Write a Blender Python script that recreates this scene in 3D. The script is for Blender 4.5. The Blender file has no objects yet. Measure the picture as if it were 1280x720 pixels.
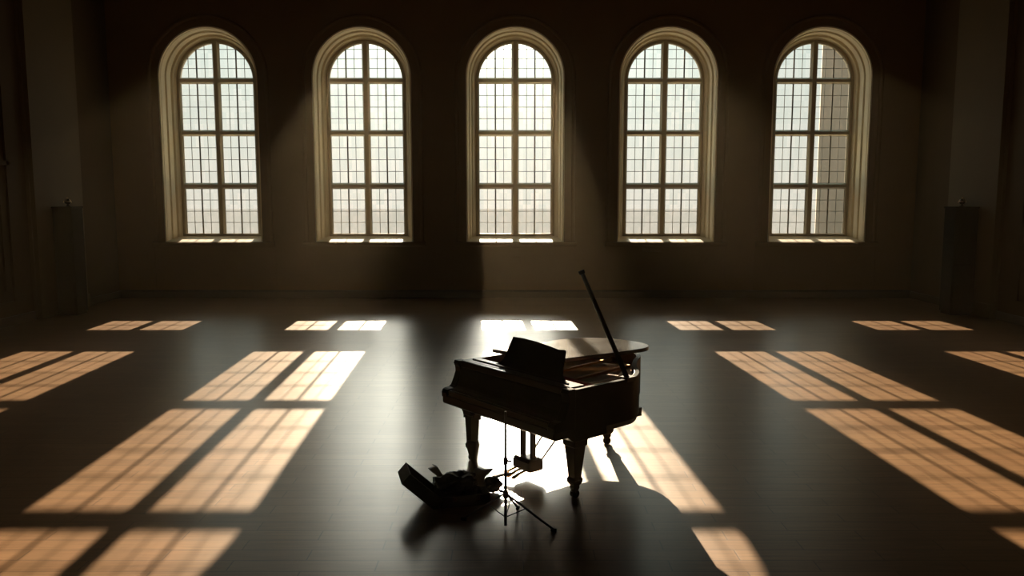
import bpy, bmesh, math, random
from mathutils import Vector, Matrix
random.seed(7)
PI = math.pi
sc = bpy.context.scene
col = sc.collection

# ------------------------------------------------------------------ materials
def new_mat(name):
    m = bpy.data.materials.new(name); m.use_nodes = True
    nt = m.node_tree; nt.nodes.clear()
    out = nt.nodes.new('ShaderNodeOutputMaterial')
    return m, nt, out

def principled(name, rgb, rough=.5, metal=0., spec=.5, coat=0., noise=0., nscale=6., bump=0., bscale=40., rgb2=None):
    m, nt, out = new_mat(name)
    b = nt.nodes.new('ShaderNodeBsdfPrincipled')
    b.inputs['Roughness'].default_value = rough
    b.inputs['Metallic'].default_value = metal
    b.inputs['Specular IOR Level'].default_value = spec
    b.inputs['Coat Weight'].default_value = coat
    b.inputs['Coat Roughness'].default_value = .06
    tc = nt.nodes.new('ShaderNodeTexCoord')
    if noise > 0 or rgb2:
        n = nt.nodes.new('ShaderNodeTexNoise'); n.inputs['Scale'].default_value = nscale
        n.inputs['Detail'].default_value = 6
        nt.links.new(tc.outputs['Object'], n.inputs['Vector'])
        mx = nt.nodes.new('ShaderNodeMix'); mx.data_type = 'RGBA'
        mx.inputs['A'].default_value = (*rgb, 1)
        c2 = rgb2 if rgb2 else tuple(c * (1 - noise) for c in rgb)
        mx.inputs['B'].default_value = (*c2, 1)
        nt.links.new(n.outputs['Fac'], mx.inputs['Factor'])
        nt.links.new(mx.outputs['Result'], b.inputs['Base Color'])
    else:
        b.inputs['Base Color'].default_value = (*rgb, 1)
    if bump > 0:
        n2 = nt.nodes.new('ShaderNodeTexNoise'); n2.inputs['Scale'].default_value = bscale
        nt.links.new(tc.outputs['Object'], n2.inputs['Vector'])
        bp = nt.nodes.new('ShaderNodeBump'); bp.inputs['Strength'].default_value = bump
        bp.inputs['Distance'].default_value = .01
        nt.links.new(n2.outputs['Fac'], bp.inputs['Height'])
        nt.links.new(bp.outputs['Normal'], b.inputs['Normal'])
    nt.links.new(b.outputs['BSDF'], out.inputs['Surface'])
    return m

FLOOR_ROUGH = .31
def floor_material():
    m, nt, out = new_mat('waxed_oak_boards')
    N = nt.nodes.new; L = nt.links.new
    tc = N('ShaderNodeTexCoord')
    br = N('ShaderNodeTexBrick')
    br.offset = .5; br.squash = 1
    br.inputs['Color1'].default_value = (.235, .13, .060, 1)
    br.inputs['Color2'].default_value = (.19, .10, .044, 1)
    br.inputs['Mortar'].default_value = (.09, .045, .018, 1)
    br.inputs['Scale'].default_value = 1
    br.inputs['Mortar Size'].default_value = .006
    br.inputs['Mortar Smooth'].default_value = .3
    br.inputs['Brick Width'].default_value = 1.15
    br.inputs['Row Height'].default_value = .19
    br.inputs['Bias'].default_value = 0
    L(tc.outputs['Object'], br.inputs['Vector'])
    mp = N('ShaderNodeMapping'); mp.inputs['Scale'].default_value = (1.4, 22, 1)
    L(tc.outputs['Object'], mp.inputs['Vector'])
    n = N('ShaderNodeTexNoise'); n.inputs['Scale'].default_value = 1.6; n.inputs['Detail'].default_value = 8
    L(mp.outputs['Vector'], n.inputs['Vector'])
    mx = N('ShaderNodeMix'); mx.data_type = 'RGBA'; mx.blend_type = 'MULTIPLY'
    rmp = N('ShaderNodeValToRGB')
    rmp.color_ramp.elements[0].color = (.62, .60, .58, 1); rmp.color_ramp.elements[0].position = .3
    rmp.color_ramp.elements[1].color = (1.1, 1.1, 1.1, 1); rmp.color_ramp.elements[1].position = .7
    L(n.outputs['Fac'], rmp.inputs['Fac'])
    mx.inputs['Factor'].default_value = .8
    L(br.outputs['Color'], mx.inputs['A']); L(rmp.outputs['Color'], mx.inputs['B'])
    b = N('ShaderNodeBsdfPrincipled')
    L(mx.outputs['Result'], b.inputs['Base Color'])
    # wear: softly varying polish
    n2 = N('ShaderNodeTexNoise'); n2.inputs['Scale'].default_value = .7; n2.inputs['Detail'].default_value = 5
    L(tc.outputs['Object'], n2.inputs['Vector'])
    mr = N('ShaderNodeMapRange'); mr.inputs['To Min'].default_value = FLOOR_ROUGH; mr.inputs['To Max'].default_value = FLOOR_ROUGH + .01
    L(n2.outputs['Fac'], mr.inputs['Value']); L(mr.outputs['Result'], b.inputs['Roughness'])
    b.inputs['Specular IOR Level'].default_value = .8
    bp = N('ShaderNodeBump'); bp.inputs['Strength'].default_value = .12; bp.inputs['Distance'].default_value = .004
    L(br.outputs['Fac'], bp.inputs['Height']); bp.invert = True
    L(bp.outputs['Normal'], b.inputs['Normal'])
    L(b.outputs['BSDF'], out.inputs['Surface'])
    return m

def glass_material():
    m, nt, out = new_mat('old_window_glass')
    N = nt.nodes.new; L = nt.links.new
    tc = N('ShaderNodeTexCoord')
    mp = N('ShaderNodeMapping'); mp.inputs['Scale'].default_value = (1/.232, 1, 1/.335)
    L(tc.outputs['Object'], mp.inputs['Vector'])
    fl = N('ShaderNodeVectorMath'); fl.operation = 'FLOOR'
    L(mp.outputs['Vector'], fl.inputs[0])
    wn = N('ShaderNodeTexWhiteNoise'); wn.noise_dimensions = '3D'
    L(fl.outputs['Vector'], wn.inputs['Vector'])
    mr = N('ShaderNodeMix'); mr.data_type = 'RGBA'
    mr.inputs['A'].default_value = (.90, .92, .90, 1); mr.inputs['B'].default_value = (1, .99, .97, 1)
    L(wn.outputs['Value'], mr.inputs['Factor'])
    tr = N('ShaderNodeBsdfTransparent'); L(mr.outputs['Result'], tr.inputs['Color'])
    gl = N('ShaderNodeBsdfGlossy'); gl.inputs['Roughness'].default_value = .08
    ms = N('ShaderNodeMixShader'); ms.inputs[0].default_value = .07
    L(tr.outputs[0], ms.inputs[1]); L(gl.outputs[0], ms.inputs[2]); L(ms.outputs[0], out.inputs['Surface'])
    return m

M = {}
M['floor'] = floor_material()
M['glass'] = glass_material()
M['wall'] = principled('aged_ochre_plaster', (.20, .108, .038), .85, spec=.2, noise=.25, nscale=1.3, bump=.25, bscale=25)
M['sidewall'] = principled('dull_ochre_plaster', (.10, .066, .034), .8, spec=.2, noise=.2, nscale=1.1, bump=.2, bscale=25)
M['pier'] = principled('pale_painted_pier', (.16, .122, .072), .7, spec=.2, noise=.15, nscale=1.4)
M['ceiling'] = principled('ceiling_plaster', (.05, .035, .022), .9, noise=.2, nscale=1)
M['cream'] = principled('cream_painted_stone', (.94, .84, .62), .6, noise=.12, nscale=4, bump=.1, bscale=30)
M['sill'] = principled('limestone_sill', (.86, .80, .66), .55, noise=.12, nscale=6)
M['frame'] = principled('olive_grey_window_wood', (.42, .36, .25), .5, noise=.15, nscale=8)
M['lead'] = principled('window_lead', (.22, .21, .18), .6)
M['skirt'] = principled('dark_skirting_wood', (.10, .065, .04), .45, noise=.2, nscale=5)
M['black'] = principled('piano_lacquer', (.003, .0028, .0025), .28, spec=.08)
M['lidgloss'] = principled('polished_lid_lacquer', (.006, .0055, .005), .14, spec=.7)
M['blacksatin'] = principled('satin_ebony', (.008, .007, .006), .32, noise=.3, nscale=20)
M['blackmat'] = principled('matt_black', (.006, .0055, .005), .7, spec=.1, noise=.3, nscale=14)
M['cabinet'] = principled('charcoal_cabinet_paint', (.003, .0025, .002), .85, spec=.03, noise=.3, nscale=9)
M['brass'] = principled('brass', (.75, .50, .20), .3, metal=1)
M['gold'] = principled('gilded_iron_plate', (.60, .33, .14), .38, metal=.85, noise=.2, nscale=12)
M['soundboard'] = principled('spruce_soundboard', (.62, .42, .24), .4, noise=.2, nscale=10, coat=.3)
M['string'] = principled('steel_string', (.75, .70, .62), .3, metal=1)
M['rimwood'] = principled('inner_rim_mahogany', (.20, .09, .045), .35, noise=.3, nscale=9, coat=.3)
M['felt'] = principled('red_felt', (.30, .04, .03), .9)
M['chrome'] = principled('chrome', (.6, .58, .55), .2, metal=1)
M['steel'] = principled('black_steel_tube', (.012, .011, .010), .35, metal=.3)
M['cloth'] = principled('black_velvet_cloth', (.008, .007, .006), .6, spec=.25, noise=.4, nscale=18, bump=.4, bscale=60)
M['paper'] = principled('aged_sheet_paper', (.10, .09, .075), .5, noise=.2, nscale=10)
M['ground'] = principled('pale_gravel', (.23, .225, .235), .95, spec=0., noise=.2, nscale=.8)
M['render'] = principled('brown_rendered_facade', (.34, .27, .21), .85, noise=.25, nscale=.7)
M['roof'] = principled('slate_roof', (.12, .11, .10), .7, noise=.3, nscale=3)
M['darkglass'] = principled('dark_pane', (.05, .06, .06), .15)

# ------------------------------------------------------------------ mesh tools
def build(name, bm, mat, parent=None, smooth=False, bevel=0.):
    bmesh.ops.remove_doubles(bm, verts=bm.verts, dist=1e-5)
    bmesh.ops.recalc_face_normals(bm, faces=bm.faces)
    me = bpy.data.meshes.new(name); bm.to_mesh(me); bm.free()
    o = bpy.data.objects.new(name, me); col.objects.link(o)
    mats = mat if isinstance(mat, (list, tuple)) else [mat]
    for mm in mats: me.materials.append(mm)
    if smooth:
        for p in me.polygons: p.use_smooth = True
    if bevel > 0:
        md = o.modifiers.new('bevel', 'BEVEL'); md.width = bevel; md.segments = 2; md.limit_method = 'ANGLE'; md.angle_limit = math.radians(40)
    if parent: o.parent = parent
    return o

def empty(name, loc=(0, 0, 0), rz=0.):
    o = bpy.data.objects.new(name, None); col.objects.link(o)
    o.location = loc; o.rotation_euler = (0, 0, rz); o.empty_display_size = .2
    return o

def tag(o, label, cat, group=None):
    o['label'] = label; o['category'] = cat
    if group: o['group'] = group
    return o

def struct(o): o['kind'] = 'structure'; return o

def box(bm, x0, x1, y0, y1, z0, z1, mat=None):
    vs = [bm.verts.new(c) for c in ((x0,y0,z0),(x1,y0,z0),(x1,y1,z0),(x0,y1,z0),(x0,y0,z1),(x1,y0,z1),(x1,y1,z1),(x0,y1,z1))]
    for f in ((0,3,2,1),(4,5,6,7),(0,1,5,4),(1,2,6,5),(2,3,7,6),(3,0,4,7)): bm.faces.new([vs[i] for i in f])
    if mat is not None:
        bmesh.ops.transform(bm, matrix=mat, verts=vs)
    return vs

def tube(bm, pts, radii, seg=14, caps=True):
    """round tube through pts with a radius at each"""
    rings = []
    pts = [Vector(p) for p in pts]
    if not hasattr(radii, '__len__'): radii = [radii] * len(pts)
    for i, p in enumerate(pts):
        a = pts[max(i-1, 0)]; b = pts[min(i+1, len(pts)-1)]
        d = (b - a).normalized()
        q = d.to_track_quat('Z', 'Y')
        ring = []
        for k in range(seg):
            t = 2*PI*k/seg
            ring.append(bm.verts.new(p + q @ Vector((math.cos(t)*radii[i], math.sin(t)*radii[i], 0))))
        rings.append(ring)
    for a, b in zip(rings, rings[1:]):
        for k in range(seg):
            bm.faces.new((a[k], a[(k+1) % seg], b[(k+1) % seg], b[k]))
    if caps:
        bm.faces.new(rings[0][::-1]); bm.faces.new(rings[-1])

def lathe(bm, c, prof, seg=24):
    """prof: list of (r, z) from bottom to top, around the vertical through c"""
    rings = []
    for r, z in prof:
        r = max(r, 1e-4)
        rings.append([bm.verts.new((c[0]+math.cos(2*PI*k/seg)*r, c[1]+math.sin(2*PI*k/seg)*r, c[2]+z)) for k in range(seg)])
    for a, b in zip(rings, rings[1:]):
        for k in range(seg): bm.faces.new((a[k], a[(k+1) % seg], b[(k+1) % seg], b[k]))
    bm.faces.new(rings[0][::-1]); bm.faces.new(rings[-1])

def square_lathe(bm, c, prof):
    rings = []
    for hw, z in prof:
        rings.append([bm.verts.new((c[0]+sx*hw, c[1]+sy*hw, c[2]+z)) for sx, sy in ((-1,-1),(1,-1),(1,1),(-1,1))])
    for a, b in zip(rings, rings[1:]):
        for k in range(4): bm.faces.new((a[k], a[(k+1) % 4], b[(k+1) % 4], b[k]))
    bm.faces.new(rings[0][::-1]); bm.faces.new(rings[-1])

def prism(bm, outline, z0, z1):
    """outline: (x, y) list extruded from z0 to z1"""
    a = [bm.verts.new((x, y, z0)) for x, y in outline]; b = [bm.verts.new((x, y, z1)) for x, y in outline]
    n = len(a)
    for k in range(n): bm.faces.new((a[k], a[(k+1) % n], b[(k+1) % n], b[k]))
    bm.faces.new(a[::-1]); bm.faces.new(b)

def prism_x(bm, outline, x0, x1):
    """outline: (y, z) list extruded along x"""
    a = [bm.verts.new((x0, y, z)) for y, z in outline]; b = [bm.verts.new((x1, y, z)) for y, z in outline]
    n = len(a)
    for k in range(n): bm.faces.new((a[k], a[(k+1) % n], b[(k+1) % n], b[k]))
    bm.faces.new(a[::-1]); bm.faces.new(b)

# ------------------------------------------------------------------ the hall
HX = 11.45                 # half width
WY = 23.03                 # inner face of the window wall
OY = 23.95                 # its outer face
H = 10.2
BACK = -5.0
PITCH = 4.33               # window spacing
RO, RG = 1.40, 1.13        # opening half width at wall face / at the frame
ZS = 6.25                  # arch springing
ZB_IN, ZB_OUT = 1.62, 1.74
SEG = 40

bm = bmesh.new(); box(bm, -HX-.4, HX+.4, BACK-.3, OY, -.25, 0)
struct(build('floor', bm, M['floor']))
bm = bmesh.new(); box(bm, -HX-.4, HX+.4, BACK-.3, OY, H, H+.3)
struct(build('ceiling', bm, M['ceiling']))
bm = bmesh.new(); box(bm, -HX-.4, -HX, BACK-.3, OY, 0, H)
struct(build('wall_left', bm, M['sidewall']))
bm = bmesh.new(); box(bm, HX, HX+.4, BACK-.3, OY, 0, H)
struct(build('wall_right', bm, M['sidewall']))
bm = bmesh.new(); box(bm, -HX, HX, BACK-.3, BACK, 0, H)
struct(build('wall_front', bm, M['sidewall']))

def arch_wall(bm, y, r, zb):
    centers = [i*PITCH for i in (-2, -1, 0, 1, 2)]
    def quad(a, b, c, d): bm.faces.new([bm.verts.new((p[0], y, p[1])) for p in (a, b, c, d)])
    edges = [-HX] + [ (centers[i]+centers[i+1])/2 for i in range(4)] + [HX]
    for i, c in enumerate(centers):
        x0, x1 = edges[i], edges[i+1]
        quad((x0, 0), (x1, 0), (x1, zb), (x0, zb))
        quad((x0, zb), (c-r, zb), (c-r, ZS), (x0, ZS))
        quad((c+r, zb), (x1, zb), (x1, ZS), (c+r, ZS))
        quad((x0, ZS), (c-r, ZS), (c-r, H), (x0, H))
        quad((c+r, ZS), (x1, ZS), (x1, H), (c+r, H))
        for k in range(SEG):
            a0 = PI - PI*k/SEG; a1 = PI - PI*(k+1)/SEG
            p0 = (c+r*math.cos(a0), ZS+r*math.sin(a0)); p1 = (c+r*math.cos(a1), ZS+r*math.sin(a1))
            quad(p0, p1, (p1[0], H), (p0[0], H))
bm = bmesh.new(); arch_wall(bm, WY, RO, ZB_IN); arch_wall(bm, OY, RG+.02, ZB_OUT-.02)
for x in (-HX, HX):
    bm.faces.new([bm.verts.new(p) for p in ((x, WY, 0), (x, OY, 0), (x, OY, H), (x, WY, H))])
wb = build('wall_back', bm, M['wall']); struct(wb)

def arch_path(r, zb):
    pts = [(-r, zb + (ZS-zb)*k/6) for k in range(6)]
    pts += [(r*math.cos(PI - PI*k/SEG), ZS + r*math.sin(PI*k/SEG)) for k in range(SEG+1)]
    pts += [(r, ZS - (ZS-zb)*k/6) for k in range(1, 7)]
    return pts

def arch_loft(bm, rings, close=False):
    """rings: (r, y, zb) swept up one jamb, round the arch and down the other"""
    vr = []
    for r, y, zb in rings:
        vr.append([bm.verts.new((x, y, z)) for x, z in arch_path(r, zb)])
    seq = list(zip(vr, vr[1:]))
    if close: seq.append((vr[-1], vr[0]))
    for a, b in seq:
        for k in range(len(a)-1): bm.faces.new((a[k], a[k+1], b[k+1], b[k]))
    if close:
        bm.faces.new([v[0] for v in vr]); bm.faces.new([v[-1] for v in vr][::-1])

GY = 23.76
T = (6.25, 4.757, 3.223)   # transom heights
def make_window(n, cx):
    w = empty('window_%d' % n, (cx, 0, 0)); struct(w)
    # deep stepped reveal
    bm = bmesh.new()
    arch_loft(bm, [(RO, WY-.004, ZB_IN), (RO-.035, WY-.004, ZB_IN), (RO-.04, WY+.05, ZB_IN), (RO-.055, WY+.07, ZB_IN),
                   (RO-.075, WY+.26, ZB_IN+.03), (RO-.06, WY+.275, ZB_IN+.03), (RO-.06, WY+.31, ZB_IN+.04), (RO-.105, WY+.33, ZB_IN+.05),
                   (RO-.135, WY+.50, ZB_IN+.08), (RO-.12, WY+.515, ZB_IN+.08), (RO-.12, WY+.55, ZB_IN+.09), (RO-.18, WY+.57, ZB_IN+.09),
                   (RG+.02, GY-.05, ZB_OUT), (RG+.02, OY, ZB_OUT)])
    build('window_surround', bm, M['cream'], w)
    # hood moulding running down both sides of the opening
    bm = bmesh.new()
    arch_loft(bm, [(RO+.20, WY, ZB_IN), (RO+.20, WY-.05, ZB_IN), (RO+.225, WY-.075, ZB_IN), (RO+.27, WY-.075, ZB_IN), (RO+.30, WY-.05, ZB_IN), (RO+.31, WY, ZB_IN)], close=True)
    build('hood_moulding', bm, M['wall'], w)
    # sill: sloping slab plus projecting ledge
    bm = bmesh.new()
    prism_x(bm, [(WY-.02, ZB_IN-.05), (WY-.02, ZB_IN+.005), (GY-.06, ZB_OUT+.015), (GY-.06, ZB_OUT-.08)], -RO+.01, RO-.01)
    build('sill_slab', bm, M['sill'], w)
    bm = bmesh.new()
    prism_x(bm, [(WY, ZB_IN-.15), (WY-.05, ZB_IN-.15), (WY-.07, ZB_IN-.10), (WY-.12, ZB_IN-.08), (WY-.13, ZB_IN-.015), (WY-.02, ZB_IN), (WY, ZB_IN)], -RO-.36, RO+.36)
    build('sill_ledge', bm, M['wall'], w, bevel=.006)
    # timber frame: ring, bottom rail, mullion, transoms
    bm = bmesh.new()
    ro, ri = RG+.02, RG-.075
    arch_loft(bm, [(ro, GY-.07, ZB_OUT), (ri+.03, GY-.07, ZB_OUT), (ri, GY-.04, ZB_OUT), (ri, GY+.06, ZB_OUT), (ro, GY+.06, ZB_OUT)], close=True)
    box(bm, -ro, ro, GY-.08, GY+.06, ZB_OUT-.005, ZB_OUT+.085)
    build('window_frame', bm, M['frame'], w)
    bm = bmesh.new()
    prism(bm, [(-.095, GY-.03), (-.055, GY-.10), (.055, GY-.10), (.095, GY-.03), (.095, GY+.05), (-.095, GY+.05)], ZB_OUT+.08, ZS+RG-.03)
    build('mullion', bm, M['frame'], w)
    for z in T:
        bm = bmesh.new()
        prism_x(bm, [(GY-.02, z-.082), (GY-.09, z-.045), (GY-.09, z+.045), (GY-.02, z+.082), (GY+.05, z+.082), (GY+.05, z-.082)], -ri-.01, ri+.01)
        build('transom', bm, M['frame'], w)
    # leaded lights: four rows of two
    levels = [(ZB_OUT+.085, T[2]-.082), (T[2]+.082, T[1]-.082), (T[1]+.082, T[0]-.082), (T[0]+.082, ZS+ri)]
    for li, (z0, z1) in enumerate(levels):
        for s in (-1, 1):
            xa, xb = (.095, ri)
            bm = bmesh.new()
            if li < 3:
                pts = [(s*xa, z0), (s*xb, z0), (s*xb, z1), (s*xa, z1)]
            else:
                pts = [(s*xa, z0), (s*math.sqrt(ri**2-(z0-ZS)**2), z0)]
                a0 = math.asin((z0-ZS)/ri); a1 = math.acos(xa/ri)
                for k in range(1, 17):
                    a = a0+(a1-a0)*k/16; pts.append((s*ri*math.cos(a), ZS+ri*math.sin(a)))
            bm.faces.new([bm.verts.new((x, GY+.012, z)) for x, z in pts])
            g = build('glass_pane', bm, M['glass'], w)
            bm = bmesh.new()
            def zmax(x): return z1 if li < 3 else ZS + math.sqrt(max(ri**2-x*x, .0001))
            for k in range(0, 5):
                x = xa + (xb-xa)*k/4; h = .0075 if k != 2 else .021
                if k in (0, 4): h = .012
                if zmax(x) - z0 > .05: box(bm, s*x-h, s*x+h, GY-.004, GY+.01, z0, min(z1, zmax(x)))
            if li < 3:
                nrow = 4
                zs = [z0+(z1-z0)*k/nrow for k in range(0, nrow+1)]
            else:
                zs = [z0 + .27*k for k in range(0, 4)]
            for z in zs:
                xr = xb if li < 3 else math.sqrt(max(ri**2-(z-ZS)**2, 0))
                if xr > xa: 
                    p, q = sorted((s*xa, s*xr)); box(bm, p, q, GY-.006, GY+.008, z-.008, z+.008)
            build('leading', bm, M['lead'], g)
    # added ledge outside, hidden behind the lowest transom, to shorten the first sun patches
    bm = bmesh.new()
    prism_x(bm, [(OY, T[2]-.03), (OY+2.0, T[2]-.02), (OY+2.0, T[2]+.02), (OY, T[2]+.03)], -RG-.5, RG+.5)
    build('added_sun_ledge', bm, M['cream'], w)
    return w
for i in range(5): make_window(i+1, (i-2)*PITCH)

# small bracket blocks under three sills
for cx, ww, hh, zc in ((0.02, .26, .26, 1.33), (PITCH-.38, .55, .10, 1.38), (-PITCH, .34, .07, 1.43)):
    bm = bmesh.new()
    prism_x(bm, [(WY, zc-hh/2), (WY-.05, zc-hh/2+.02), (WY-.07, zc+hh/2), (WY, zc+hh/2)], cx-ww/2, cx+ww/2)
    o = build('trim_1', bm, M['wall']); struct(o)
# dado framing lines below the windows
k = 2
for x in [c*PITCH+s*1.74 for c in (-2, -1, 0, 1, 2) for s in (-1, 1)]:
    bm = bmesh.new(); box(bm, x-.025, x+.025, WY-.018, WY, .22, ZB_IN-.15)
    struct(build('trim_%d' % k, bm, M['wall'])); k += 1
bm = bmesh.new(); prism_x(bm, [(WY, 0), (WY-.05, 0), (WY-.05, .17), (WY-.03, .20), (WY, .22)], -HX, HX)
struct(build('baseboard_back', bm, M['skirt']))
for s, nm in ((-1, 'left'), (1, 'right')):
    bm = bmesh.new(); box(bm, min(s*HX, s*(HX-.04)), max(s*HX, s*(HX-.04)), BACK, WY-.05, 0, .2)
    struct(build('baseboard_'+nm, bm, M['skirt']))
    # piers along the side walls, with a narrow moulded arris and capital
    for y0, y1 in ((18.9, 21.0), (11.4, 13.5), (3.9, 6.0)):
        bm = bmesh.new()
        xs = sorted((s*HX, s*(HX-.16))); box(bm, xs[0], xs[1], y0, y1, 0, H)
        for ya, yb in ((y0-.06, y0-.02), (y1+.02, y1+.06)):
            xs = sorted((s*HX, s*(HX-.07))); box(bm, xs[0], xs[1], ya, yb, 0, H)
        xs = sorted((s*HX, s*(HX-.18))); box(bm, xs[0], xs[1], y0-.04, y1+.04, 0, .35); box(bm, xs[0], xs[1], y0-.04, y1+.04, 9.5, 9.9)
        struct(build('trim_%d' % k, bm, M['pier'])); k += 1
    # recessed panel frames between the piers
    for y0, y1 in ((14.3, 18.2), (6.8, 10.6)):
        bm = bmesh.new()
        xs = sorted((s*HX, s*(HX-.05)))
        for ya, yb, za, zb in ((y0, y0+.12, .5, 8.6), (y1-.12, y1, .5, 8.6), (y0, y1, 8.5, 8.62), (y0, y1, .42, .54), (y0+.35, y0+.41, .8, 8.3), (y1-.41, y1-.35, .8, 8.3), (y0, y1, 3.6, 3.7)):
            box(bm, xs[0], xs[1], ya, yb, za, zb)
        struct(build('trim_%d' % k, bm, M['sidewall'])); k += 1

# ------------------------------------------------------------------ outside
bm = bmesh.new(); box(bm, -160, 160, OY+.02, 300, -1.2, -1.0)
g = build('ground', bm, M['ground']); struct(g)
b = empty('neighbouring_building', (16.55, 44, -1.0), math.radians(-20.6))
tag(b, 'brown rendered building seen through the panes of the last window', 'building')
bm = bmesh.new(); box(bm, 0, 17, 0, 14, 0, 17); build('wall', bm, M['render'], b)
bm = bmesh.new()
prism_x(bm, [(-.4, 17), (14.4, 17), (7, 21)], -.2, 17.2); build('roof', bm, M['roof'], b)
for xx in (2, 5.6, 9.2, 12.8):
    for zz in (2.0, 6.5, 11.5):
        bm = bmesh.new(); box(bm, xx, xx+1.3, -.07, 0, zz, zz+2.2)
        f = build('window', bm, M['frame'], b)
        bm = bmesh.new(); box(bm, xx+.12, xx+1.18, -.1, -.07, zz+.12, zz+2.08)
        build('pane', bm, M['darkglass'], f)

# ------------------------------------------------------------------ grand piano
ANG = math.radians(-50.95)
PO = (-.09, 7.927)
ZT = 1.10
piano = empty('grand_piano', (PO[0], PO[1], 0), ANG)
tag(piano, 'black grand piano with prop stick raised and lid barely open, standing in the sunlit hall', 'piano')
def catmull(pts, n=8):
    out = []
    for i in range(len(pts)-1):
        p0 = pts[max(i-1, 0)]; p1 = pts[i]; p2 = pts[i+1]; p3 = pts[min(i+2, len(pts)-1)]
        for k in range(n):
            t = k/n
            out.append(tuple(.5*((2*p1[j]) + (-p0[j]+p2[j])*t + (2*p0[j]-5*p1[j]+4*p2[j]-p3[j])*t*t + (-p0[j]+3*p1[j]-3*p2[j]+p3[j])*t**3) for j in (0, 1)))
    out.append(pts[-1]); return out
HW = .90
curve = catmull([(HW, .0), (HW, .40), (HW, .72), (HW-.03, .88), (HW-.16, 1.08), (.52, 1.28), (.34, 1.50), (.20, 1.70), (.02, 1.84), (-.25, 1.92), (-.55, 1.88), (-.78, 1.70), (-.88, 1.45), (-HW, 1.15)], 6)
outline = curve + [(-HW, .0)]
def offset(pts, d):
    n = len(pts); out = []
    for i in range(n):
        a = Vector(pts[i-1]); b_ = Vector(pts[i]); c = Vector(pts[(i+1) % n])
        e1 = (b_-a); e2 = (c-b_)
        if e1.length < 1e-6: e1 = e2
        if e2.length < 1e-6: e2 = e1
        n1 = Vector((-e1.y, e1.x)).normalized(); n2 = Vector((-e2.y, e2.x)).normalized()
        m_ = (n1+n2).normalized(); s_ = d/max(m_.dot(n1), .4)
        out.append(tuple(b_ + m_*s_))
    return out
inner = offset(outline, .055)
ZR = .68
bm = bmesh.new()
rings = []
for pts, z in ((outline, ZR), (outline, ZT), (inner, ZT), (inner, ZR)):
    rings.append([bm.verts.new((x, y, z)) for x, y in pts])
n = len(outline)
for a in range(4):
    A, B = rings[a], rings[(a+1) % 4]
    for i in range(n):
        f = bm.faces.new((A[i], A[(i+1) % n], B[(i+1) % n], B[i]))
        if a == 2: f.material_index = 1
build('case_rim', bm, [M['black'], M['rimwood']], piano, bevel=.006)
bm = bmesh.new(); prism(bm, offset(outline, .02), ZR-.05, ZR+.012)
# underside beams
for sgn in (-.5, 0, .5):
    box(bm, sgn-.04, sgn+.04, .1, 1.35, ZR-.13, ZR-.04)
build('bottom_board', bm, M['blacksatin'], piano)
inner2 = offset(outline, .058)
bm = bmesh.new(); prism(bm, inner2, .86, .88); build('soundboard', bm, M['soundboard'], piano)
# cast plate: frame following the rim with struts
bm = bmesh.new()
pin, pout = offset(outline, .20), offset(outline, .062)
r4 = []
for pts, z in ((pout, .885), (pout, .945), (pin, .955), (pin, .885)):
    r4.append([bm.verts.new((x, y, z)) for x, y in pts])
for a in range(4):
    A, B = r4[a], r4[(a+1) % 4]
    for i in range(n): bm.faces.new((A[i], A[(i+1) % n], B[(i+1) % n], B[i]))
box(bm, -HW+.07, HW-.07, .20, .46, .89, .96)
for x0, x1, yy in ((-.55, -.62, 1.7), (-.15, -.35, 1.8), (.22, .05, 1.68), (.55, .42, 1.25)):
    prism(bm, [(x0-.02, .4), (x0+.02, .4), (x1+.02, yy), (x1-.02, yy)], .95, .985)
build('iron_plate', bm, M['gold'], piano, bevel=.006)
bm = bmesh.new()
for i in range(70):
    u = -.78 + 1.56*i/69
    y1 = 1.62 - .0*u if u < .0 else 1.62 - u*1.0
    tube(bm, [(u, .42, .972), (u-.10*(1 if u < .4 else .5), y1, .958)], .0022, 5)
o = build('strings', bm, M['string'], piano); o['kind'] = 'stuff'
bm = bmesh.new()
for i in range(80):
    u = -.76 + 1.52*i/79; w_ = .25+.05*(i % 3)
    tube(bm, [(u, w_, .955), (u, w_, 1.0)], .0045, 6)
o = build('tuning_pins', bm, M['chrome'], piano); o['kind'] = 'stuff'
bm = bmesh.new(); prism(bm, [(-.7, .52), (.62, .52), (.66, .57), (-.66, .60)], .985, 1.02)
build('damper_rail', bm, M['felt'], piano, bevel=.004)
# keybed, key slip, cheeks, fallboard
KY = -.24
bm = bmesh.new(); prism_x(bm, [(KY+.02, .655), (KY, .675), (KY, .755), (.30, .755), (.45, .70), (.45, .60), (.02, .60), (-.06, .655)], -HW+.0, HW-.0)
build('keybed', bm, M['black'], piano, bevel=.008)
bm = bmesh.new(); prism_x(bm, [(KY+.012, .75), (KY+.012, .805), (KY+.022, .815), (KY+.045, .815), (KY+.045, .75)], -HW+.10, HW-.10)
build('key_slip', bm, M['black'], piano)
for s in (-1, 1):
    prof = [(KY+.0, .73), (KY-.005, .78), (KY+.01, .815), (KY+.04, .825), (-.15, .83), (-.12, .85), (-.10, .89), (-.075, .95), (-.06, .99), (-.065, 1.04), (-.085, 1.08), (-.07, ZT+.012), (.02, ZT+.012), (.02, .73)]
    bm = bmesh.new(); xs = sorted((s*(HW+.012), s*(HW-.09))); prism_x(bm, prof, xs[0], xs[1])
    build('cheek', bm, M['black'], piano, bevel=.006)
bm = bmesh.new()
fb = [(KY+.055, .75), (KY+.055, .815), (KY+.06, .822), (-.165, .828), (-.14, .835), (-.11, .85), (-.085, .90), (-.07, .96), (-.055, 1.03), (-.04, 1.05), (.01, 1.05), (.01, .75)]
prism_x(bm, fb, -HW+.092, HW-.092); build('fallboard', bm, M['black'], piano, bevel=.004)
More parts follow.
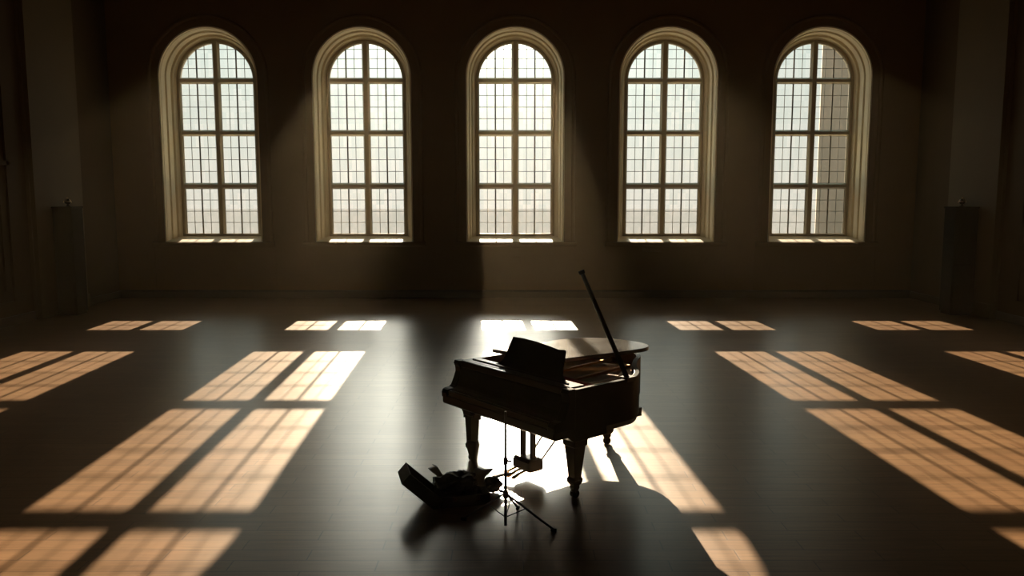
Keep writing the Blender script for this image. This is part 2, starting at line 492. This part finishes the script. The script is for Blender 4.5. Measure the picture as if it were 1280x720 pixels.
# music shelf with its rails, and the desk
bm = bmesh.new()
box(bm, -HW+.06, HW-.06, .0, .20, ZT-.02, ZT+.012)
prism_x(bm, [(-.06, 1.05), (-.06, ZT+.008), (-.045, ZT+.018), (.0, ZT+.018), (.0, 1.05)], -HW+.09, HW-.09)
build('music_shelf', bm, M['black'], piano, bevel=.004)
bm = bmesh.new(); tube(bm, [(-.72, .045, ZT+.03), (.78, .045, ZT+.03)], .012, 10); build('shelf_rail', bm, M['black'], piano)
# desk: curved-sided panel leaning back
DU0, DU1 = -.36, .60
dpts = []
def dp(u, t, th=0.):  # t along the panel 0..1
    w_ = .10 + .13*t; z = ZT+.02 + .30*t
    return Vector((u, w_+th*.92, z-th*.39))
left = [(-.42, 0), (-.34, .10), (-.30, .25), (-.285, .5), (-.272, .8), (-.262, 1.0)]
top = [(-.10, 1.02), (.12, 1.0), (.34, .94), (.46, .90), (.53, .93), (.545, .91)]
right = [(.56, .7), (.575, .45), (.60, .2), (.66, .06), (.72, 0)]
path = left + top + right
bm = bmesh.new()
A = [bm.verts.new(dp(u, t)) for u, t in path]; B = [bm.verts.new(dp(u, t, .022)) for u, t in path]
for i in range(len(A)): bm.faces.new((A[i], A[(i+1) % len(A)], B[(i+1) % len(A)], B[i]))
bm.faces.new(A); bm.faces.new(B[::-1])
desk = build('music_desk', bm, M['blackmat'], piano)
for u in (-.1, .35):
    bm = bmesh.new(); tube(bm, [(u, .20, ZT+.20), (u, .32, ZT+.015)], .007, 8)
    build('desk_support', bm, M['steel'], desk)
# lid: slab hinged on the bass side, standing slightly open
LZ0, LZ1 = ZT+.02, ZT+.10
lid_pts = catmull([(.20, .46), (.27, .80), (.33, 1.10), (.37, 1.40), (.36, 1.62), (.20, 1.80), (-.1, 1.90), (-.5, 1.90), (-.80, 1.74), (-.90, 1.48)], 6) + [(-.92, 1.1), (-.92, .46)]
def lidz(u): return LZ0 + (LZ1-LZ0)*(u+.92)/1.42
bm = bmesh.new()
A = [bm.verts.new((u, w_, lidz(u))) for u, w_ in lid_pts]; B = [bm.verts.new((u, w_, lidz(u)+.042)) for u, w_ in lid_pts]
for i in range(len(A)): bm.faces.new((A[i], A[(i+1) % len(A)], B[(i+1) % len(A)], B[i]))
bm.faces.new(A); bm.faces.new(B[::-1])
lid = build('lid', bm, M['lidgloss'], piano, bevel=.005)
for w_ in (.7, 1.3):
    bm = bmesh.new(); tube(bm, [(-.93, w_-.1, ZT+.035), (-.93, w_+.1, ZT+.035)], .014, 10)
    build('hinge', bm, M['brass'], lid)
# prop stick
inv = Matrix.Rotation(-ANG, 4, 'Z')
def wl(x, y, z): return inv @ Vector((x-PO[0], y-PO[1], z))
foot = Vector((.855, .78, ZT-.02)); tip = wl(.588, 7.76, 2.148)
bm = bmesh.new()
d = (tip-foot)
tube(bm, [foot, foot+d*.03, foot+d*.97, tip], [.026, .026, .021, .021], 10)
prop = build('prop_stick', bm, M['blacksatin'], piano)
bm = bmesh.new(); tube(bm, [foot+d*.985, tip+d*.012], [.030, .030], 12); build('stick_tip', bm, M['blackmat'], prop)
bm = bmesh.new(); box(bm, foot.x-.05, foot.x+.05, foot.y-.06, foot.y+.06, ZT-.03, ZT+.014); build('stick_bracket', bm, M['blacksatin'], prop)
# legs
def leg(u, w_, top, hw):
    bm = bmesh.new()
    square_lathe(bm, (u, w_, 0), [(.030, .08), (.036, .10), (.034, .12), (.046, .135), (.055, .155), (.057, .185), (.046, .205), (.046, .215), (hw, top-.10), (hw+.012, top-.085), (hw+.015, top-.03), (hw+.03, top-.02), (hw+.03, top)])
    L_ = build('leg', bm, M['black'], piano, bevel=.005)
    bm = bmesh.new()
    lathe(bm, (u, w_, 0), [(.02, .055), (.034, .06), (.040, .075), (.034, .09), (.03, .10)], 16)
    build('ferrule', bm, M['steel'], L_, smooth=True)
    bm = bmesh.new()
    tube(bm, [(u-.028, w_, .038), (u+.028, w_, .038)], .038, 18)
    box(bm, u-.036, u-.030, w_-.016, w_+.016, .02, .08); box(bm, u+.030, u+.036, w_-.016, w_+.016, .02, .08); box(bm, u-.036, u+.036, w_-.016, w_+.016, .078, .088)
    build('caster', bm, M['blackmat'], L_)
leg(.76, .16, .61, .072); leg(-.74, .04, .61, .058); leg(-.23, 1.62, .66, .07)
# curved brackets beside the front legs
for u in (.76, -.74):
    ww = .16 if u > 0 else .04
    for s in (-1, 1):
        bm = bmesh.new()
        arc = [(s*.09, .605)] + [(s*(.09+.13*(1-math.cos(t*PI/2/6))), .47+.13*math.sin(t*PI/2/6)) for t in range(7)] + [(s*.24, .605)]
        a = [bm.verts.new((u+x, ww-.05, z)) for x, z in arc]; c = [bm.verts.new((u+x, ww+.05, z)) for x, z in arc]
        for i in range(len(a)): bm.faces.new((a[i], a[(i+1) % len(a)], c[(i+1) % len(a)], c[i]))
        bm.faces.new(a); bm.faces.new(c[::-1])
        if u+s*.24 < HW+.1: build('leg_bracket', bm, M['black'], piano)
# pedal lyre
LU, LW = .05, .17
lyre = empty('pedal_lyre', (LU, LW, 0)); lyre.parent = piano
bm = bmesh.new()
for s in (-1, 1):
    square_lathe(bm, (s*.078, 0, 0), [(.028, .20), (.022, .24), (.024, .56), (.032, .60)])
build('lyre_post', bm, M['blacksatin'], lyre)
bm = bmesh.new()
prism_x(bm, [(-.09, .09), (-.10, .12), (-.095, .19), (-.07, .225), (.07, .225), (.095, .19), (.10, .12), (.09, .09)], -.14, .14)
build('lyre_box', bm, M['blacksatin'], lyre, bevel=.02)
for i in (-1, 0, 1):
    bm = bmesh.new()
    tube(bm, [(i*.075, -.08, .11), (i*.075, -.16, .10), (i*.075, -.24, .075), (i*.075, -.27, .07)], [.012, .014, .02, .014], 10)
    build('pedal', bm, M['brass'], lyre, smooth=True)
for s in (-1, 1):
    bm = bmesh.new(); tube(bm, [(s*.09, .08, .16), (s*.12, .60, .66)], .010, 8); build('lyre_brace', bm, M['steel'], lyre)

# ------------------------------------------------------------------ music stand
st = empty('music_stand', (-.146, 6.72, 0)); 
tag(st, 'slender black music stand pole on a folding tripod in front of the keyboard', 'music stand')
bm = bmesh.new(); tube(bm, [(0, 0, .02), (0, 0, .62)], .014, 14); tube(bm, [(0, 0, .60), (0, 0, 1.04)], .0105, 12)
build('pole', bm, M['steel'], st)
bm = bmesh.new(); lathe(bm, (0, 0, .60), [(.018, -.03), (.022, -.02), (.022, .02), (.016, .035)], 16); tube(bm, [(.015, 0, .60), (.05, -.01, .60)], [.008, .012], 10)
build('clamp_collar', bm, M['steel'], st)
bm = bmesh.new(); lathe(bm, (0, 0, .30), [(.02, -.035), (.026, -.02), (.026, .02), (.02, .035)], 16); tube(bm, [(-.01, 0, .32), (-.055, 0, .335)], [.010, .014], 10)
build('hub', bm, M['steel'], st)
for ang, ln in ((158, .40), (-12, .42), (75, .42)):
    a = math.radians(ang); c, s_ = math.cos(a), math.sin(a)
    bm = bmesh.new(); tube(bm, [(c*.018, s_*.018, .30), (c*ln*.5, s_*ln*.5, .165), (c*ln, s_*ln, .022)], [.010, .010, .010], 10)
    tube(bm, [(c*.012, s_*.012, .10), (c*ln*.42, s_*ln*.42, .185)], .005, 8)
    L_ = build('leg', bm, M['steel'], st)
    bm = bmesh.new(); tube(bm, [(c*(ln-.02), s_*(ln-.02), .014), (c*(ln+.03), s_*(ln+.03), .014)], .014, 12); build('rubber_foot', bm, M['blackmat'], L_)

# ------------------------------------------------------------------ open case with crumpled cloth
cs = empty('instrument_case', (-.74, 7.14, 0), math.radians(14))
tag(cs, 'open black instrument case on the floor, its thick lid tilted back', 'instrument case')
bm = bmesh.new()
box(bm, 0, .46, 0, .58, 0, .015); box(bm, 0, .46, 0, .02, .01, .11); box(bm, 0, .46, .56, .58, .01, .11); box(bm, 0, .02, .02, .56, .01, .11); box(bm, .44, .46, .02, .56, .01, .11)
build('case_tray', bm, M['blackmat'], cs, bevel=.006)
lm = Matrix.Translation((0, 0, .05)) @ Matrix.Rotation(math.radians(43), 4, 'Y')
bm = bmesh.new()
lv = []
for (x0, x1, y0, y1, z0, z1) in ((-.42, 0, 0, .34, -.09, -.075), (-.42, 0, 0, .015, -.09, .03), (-.42, 0, .325, .34, -.09, .03), (-.42, -.405, 0, .34, -.09, .03), (-.015, 0, 0, .34, -.09, .03)):
    box(bm, x0, x1, y0, y1, z0, z1, lm)
build('case_lid', bm, M['blackmat'], cs, bevel=.006)
for x in (.12, .34):
    bm = bmesh.new(); box(bm, x-.02, x+.02, -.012, 0, .06, .10)
    build('latch', bm, M['chrome'], cs)

def crumple(name, cx, cy, cz, rx, ry, rz, seed, mat, spike=.35):
    rnd = random.Random(seed)
    bm = bmesh.new(); bmesh.ops.create_icosphere(bm, subdivisions=4, radius=1)
    from mathutils import noise
    off = Vector((seed*3.1, seed*1.7, 0))
    for v in bm.verts:
        p = v.co.copy()
        k = 1 + spike*(noise.noise(p*2.2+off)) + spike*.7*abs(noise.noise(p*5+off))
        q = p*k
        v.co = Vector((cx+q.x*rx, cy+q.y*ry, max(cz+q.z*rz, cz-rz*.75)))
    return build(name, bm, mat)
BX = Matrix.Translation((-.74, 7.14, 0)) @ Matrix.Rotation(math.radians(14), 4, 'Z')
def cb(x, y): v = BX @ Vector((x, y, 0)); return v.x, v.y
x, y = cb(.20, .28); o = crumple('crumpled_cloth', x, y, .10, .19, .20, .11, 3, M['cloth'], .6)
tag(o, 'crumpled black cloth heaped in the open instrument case', 'cloth')
x, y = cb(.53, .30); o = crumple('cloth_bag', x, y, .075, .10, .08, .075, 8, M['cloth'], .25)
tag(o, 'small rounded black cloth bag on the floor beside the open case', 'bag')
# curled dark sheets rising out of the case
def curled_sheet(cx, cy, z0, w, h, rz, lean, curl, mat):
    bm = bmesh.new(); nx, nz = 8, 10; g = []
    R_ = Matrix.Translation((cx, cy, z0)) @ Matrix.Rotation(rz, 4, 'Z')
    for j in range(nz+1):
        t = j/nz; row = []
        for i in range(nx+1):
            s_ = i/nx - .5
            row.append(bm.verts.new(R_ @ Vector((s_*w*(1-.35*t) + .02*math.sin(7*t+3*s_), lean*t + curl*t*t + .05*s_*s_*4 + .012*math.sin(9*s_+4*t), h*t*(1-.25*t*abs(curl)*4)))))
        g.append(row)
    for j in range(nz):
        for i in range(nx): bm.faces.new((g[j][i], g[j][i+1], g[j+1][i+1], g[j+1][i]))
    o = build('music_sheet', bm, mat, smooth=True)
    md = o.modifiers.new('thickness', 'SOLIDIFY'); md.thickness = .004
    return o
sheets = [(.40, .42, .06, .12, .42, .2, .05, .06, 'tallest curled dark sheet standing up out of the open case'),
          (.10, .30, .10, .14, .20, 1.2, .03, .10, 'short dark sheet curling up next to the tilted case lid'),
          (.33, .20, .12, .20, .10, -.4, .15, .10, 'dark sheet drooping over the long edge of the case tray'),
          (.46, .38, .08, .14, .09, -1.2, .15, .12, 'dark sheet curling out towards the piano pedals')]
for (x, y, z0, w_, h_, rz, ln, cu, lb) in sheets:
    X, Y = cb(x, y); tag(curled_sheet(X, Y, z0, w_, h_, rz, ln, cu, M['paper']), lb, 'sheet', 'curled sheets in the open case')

# ------------------------------------------------------------------ tall cabinets
def cabinet(x0, x1, y0, y1, label, side):
    h = 2.66
    c = empty('tall_cabinet', ((x0+x1)/2, (y0+y1)/2, 0)); tag(c, label, 'cabinet', 'tall black cabinets')
    hx, hy = (x1-x0)/2, (y1-y0)/2
    bm = bmesh.new(); box(bm, -hx, hx, -hy, hy, .06, h-.04); box(bm, -hx+.02, hx-.02, -hy+.02, hy-.02, 0, .06); 
    build('body', bm, M['cabinet'], c, bevel=.008)
    bm = bmesh.new(); box(bm, -hx-.015, hx+.015, -hy-.015, hy+.015, h-.04, h); build('cornice', bm, M['cabinet'], c, bevel=.008)
    for z0, z1 in ((.12, 1.25), (1.30, 2.52)):
        bm = bmesh.new(); box(bm, -hx+.03, hx-.03, -hy-.018, -hy, z0, z1)
        d_ = build('door', bm, M['cabinet'], c, bevel=.004)
        bm = bmesh.new(); zc = (z0+z1)/2; tube(bm, [(side*(hx-.08), -hy-.035, zc-.06), (side*(hx-.08), -hy-.035, zc+.06)], .008, 8)
        tube(bm, [(side*(hx-.08), -hy-.018, zc-.05), (side*(hx-.08), -hy-.037, zc-.05)], .006, 8); tube(bm, [(side*(hx-.08), -hy-.018, zc+.05), (side*(hx-.08), -hy-.037, zc+.05)], .006, 8)
        build('handle', bm, M['blackmat'], d_)
    return h
h = cabinet(-11.25, -10.78, 19.5, 20.0, 'tall black cabinet at the left-hand wall, dim round ornament on top', 1)
cabinet(10.68, 11.24, 19.5, 20.0, 'tall black cabinet at the right-hand wall, shiny round ornament on top', -1)
def ornament(x, y, label, mat):
    o = empty('round_ornament', (x, y, 2.66)); tag(o, label, 'ornament', 'round ornaments on the cabinets')
    bm = bmesh.new(); lathe(bm, (0, 0, 0), [(.055, 0), (.06, .01), (.03, .025), (.018, .05), (.022, .06)], 20); build('foot', bm, M['blackmat'], o, smooth=True)
    bm = bmesh.new(); bmesh.ops.create_uvsphere(bm, u_segments=20, v_segments=14, radius=.075, matrix=Matrix.Translation((0, 0, .128))); build('globe', bm, mat, o, smooth=True)
    bm = bmesh.new(); tube(bm, [(-.10, 0, .10), (-.07, 0, .16), (0, 0, .215), (.07, 0, .16), (.10, 0, .10)], .007, 8); build('handle', bm, M['brass'], o, smooth=True)
ornament(-11.0, 19.75, 'small dull round ornament standing on the cabinet at the left-hand wall', M['chrome'])
ornament(10.96, 19.75, 'small shiny round ornament standing on the cabinet at the right-hand wall', M['chrome'])

# ------------------------------------------------------------------ haze in the air
HAZE = .0013
m, nt, out = new_mat('sunlit_dust')
vs = nt.nodes.new('ShaderNodeVolumeScatter'); vs.inputs['Color'].default_value = (1, .80, .52, 1)
vs.inputs['Density'].default_value = HAZE; vs.inputs['Anisotropy'].default_value = .9
nt.links.new(vs.outputs[0], out.inputs['Volume'])
bm = bmesh.new(); box(bm, -HX+.01, HX-.01, BACK+.01, WY-.01, .012, H-.02)
hz = build('haze', bm, m); hz['kind'] = 'stuff'; hz['label'] = 'thin dusty haze in the air of the hall'; hz['category'] = 'haze'

# ------------------------------------------------------------------ light
AZ = -.048; EL = math.radians(20.3)
sun_dir = Vector((AZ*math.cos(EL), math.cos(EL), math.sin(EL))).normalized()   # towards the sun
ld = bpy.data.lights.new('sun', 'SUN'); ld.energy = 23; ld.angle = math.radians(.32); ld.color = (1, .80, .56)
lo = bpy.data.objects.new('sun', ld); col.objects.link(lo)
lo.rotation_euler = sun_dir.to_track_quat('Z', 'Y').to_euler(); lo.location = (-4, 60, 24)

w = bpy.data.worlds.new('sky'); sc.world = w; w.use_nodes = True
nt = w.node_tree; nt.nodes.clear(); N = nt.nodes.new; L = nt.links.new
out = N('ShaderNodeOutputWorld'); bg = N('ShaderNodeBackground')
tc = N('ShaderNodeTexCoord')
dt = N('ShaderNodeVectorMath'); dt.operation = 'DOT_PRODUCT'; dt.inputs[1].default_value = sun_dir
L(tc.outputs['Generated'], dt.inputs[0])
cl = N('ShaderNodeMath'); cl.operation = 'MAXIMUM'; cl.inputs[1].default_value = 0; L(dt.outputs['Value'], cl.inputs[0])
pw = N('ShaderNodeMath'); pw.operation = 'POWER'; pw.inputs[1].default_value = 28; L(cl.outputs[0], pw.inputs[0])
mu = N('ShaderNodeMath'); mu.operation = 'MULTIPLY_ADD'; mu.inputs[1].default_value = .9; mu.inputs[2].default_value = .86; L(pw.outputs[0], mu.inputs[0])
pw2 = N('ShaderNodeMath'); pw2.operation = 'POWER'; pw2.inputs[1].default_value = 220; L(cl.outputs[0], pw2.inputs[0])
mu2 = N('ShaderNodeMath'); mu2.operation = 'MULTIPLY'; mu2.inputs[1].default_value = 75; L(pw2.outputs[0], mu2.inputs[0])
bg2 = N('ShaderNodeBackground'); bg2.inputs['Color'].default_value = (1, .95, .80, 1); L(mu2.outputs[0], bg2.inputs['Strength'])
ads = N('ShaderNodeAddShader'); L(bg.outputs[0], ads.inputs[0]); L(bg2.outputs[0], ads.inputs[1])
sp = N('ShaderNodeSeparateXYZ'); L(tc.outputs['Generated'], sp.inputs[0])
rp = N('ShaderNodeValToRGB')
rp.color_ramp.elements[0].position = 0; rp.color_ramp.elements[0].color = (1.0, .95, .82, 1)
rp.color_ramp.elements[1].position = .45; rp.color_ramp.elements[1].color = (.72, 1.0, .94, 1)
L(sp.outputs['Z'], rp.inputs['Fac'])
hi = N('ShaderNodeMapRange'); hi.interpolation_type = 'SMOOTHSTEP'   # sky strength raised above the visible part, added to brighten the window reveals
hi.inputs['From Min'].default_value = .22; hi.inputs['From Max'].default_value = .5; hi.inputs['To Min'].default_value = 0; hi.inputs['To Max'].default_value = .2
L(sp.outputs['Z'], hi.inputs['Value'])
ad = N('ShaderNodeMath'); ad.operation = 'ADD'; L(mu.outputs[0], ad.inputs[0]); L(hi.outputs[0], ad.inputs[1]); mu = ad
ab = N('ShaderNodeMath'); ab.operation = 'ABSOLUTE'; L(sp.outputs['X'], ab.inputs[0])
si = N('ShaderNodeMapRange'); si.interpolation_type = 'SMOOTHSTEP'                 # extra sky strength far to both sides, unseen, added to light the reveals
si.inputs['From Min'].default_value = .5; si.inputs['From Max'].default_value = .8; si.inputs['To Min'].default_value = 0; si.inputs['To Max'].default_value = .5
L(ab.outputs[0], si.inputs['Value'])
ad2 = N('ShaderNodeMath'); ad2.operation = 'ADD'; L(mu.outputs[0], ad2.inputs[0]); L(si.outputs[0], ad2.inputs[1]); mu = ad2
L(rp.outputs['Color'], bg.inputs['Color']); L(mu.outputs[0], bg.inputs['Strength']); L(ads.outputs[0], out.inputs['Surface'])

# ------------------------------------------------------------------ camera
cd = bpy.data.cameras.new('camera'); cam = bpy.data.objects.new('camera', cd); col.objects.link(cam)
cd.sensor_width = 36; cd.lens = 1000/1280*36; cd.clip_end = 600
cam.location = (-.09, 0, 2.86); cam.rotation_euler = (PI/2 - math.atan(.112), 0, 0)
sc.camera = cam
sc.view_settings.view_transform = 'Standard'; sc.view_settings.look = 'None'; sc.view_settings.gamma = 1
sc.view_settings.exposure = 0; sc.view_settings.use_curve_mapping = False
sc.cycles.use_denoising = True
sc.cycles.max_bounces = 10; sc.cycles.volume_bounces = 1; sc.cycles.transparent_max_bounces = 12
sc.cycles.caustics_reflective = True
sc.cycles.sample_clamp_indirect = 6
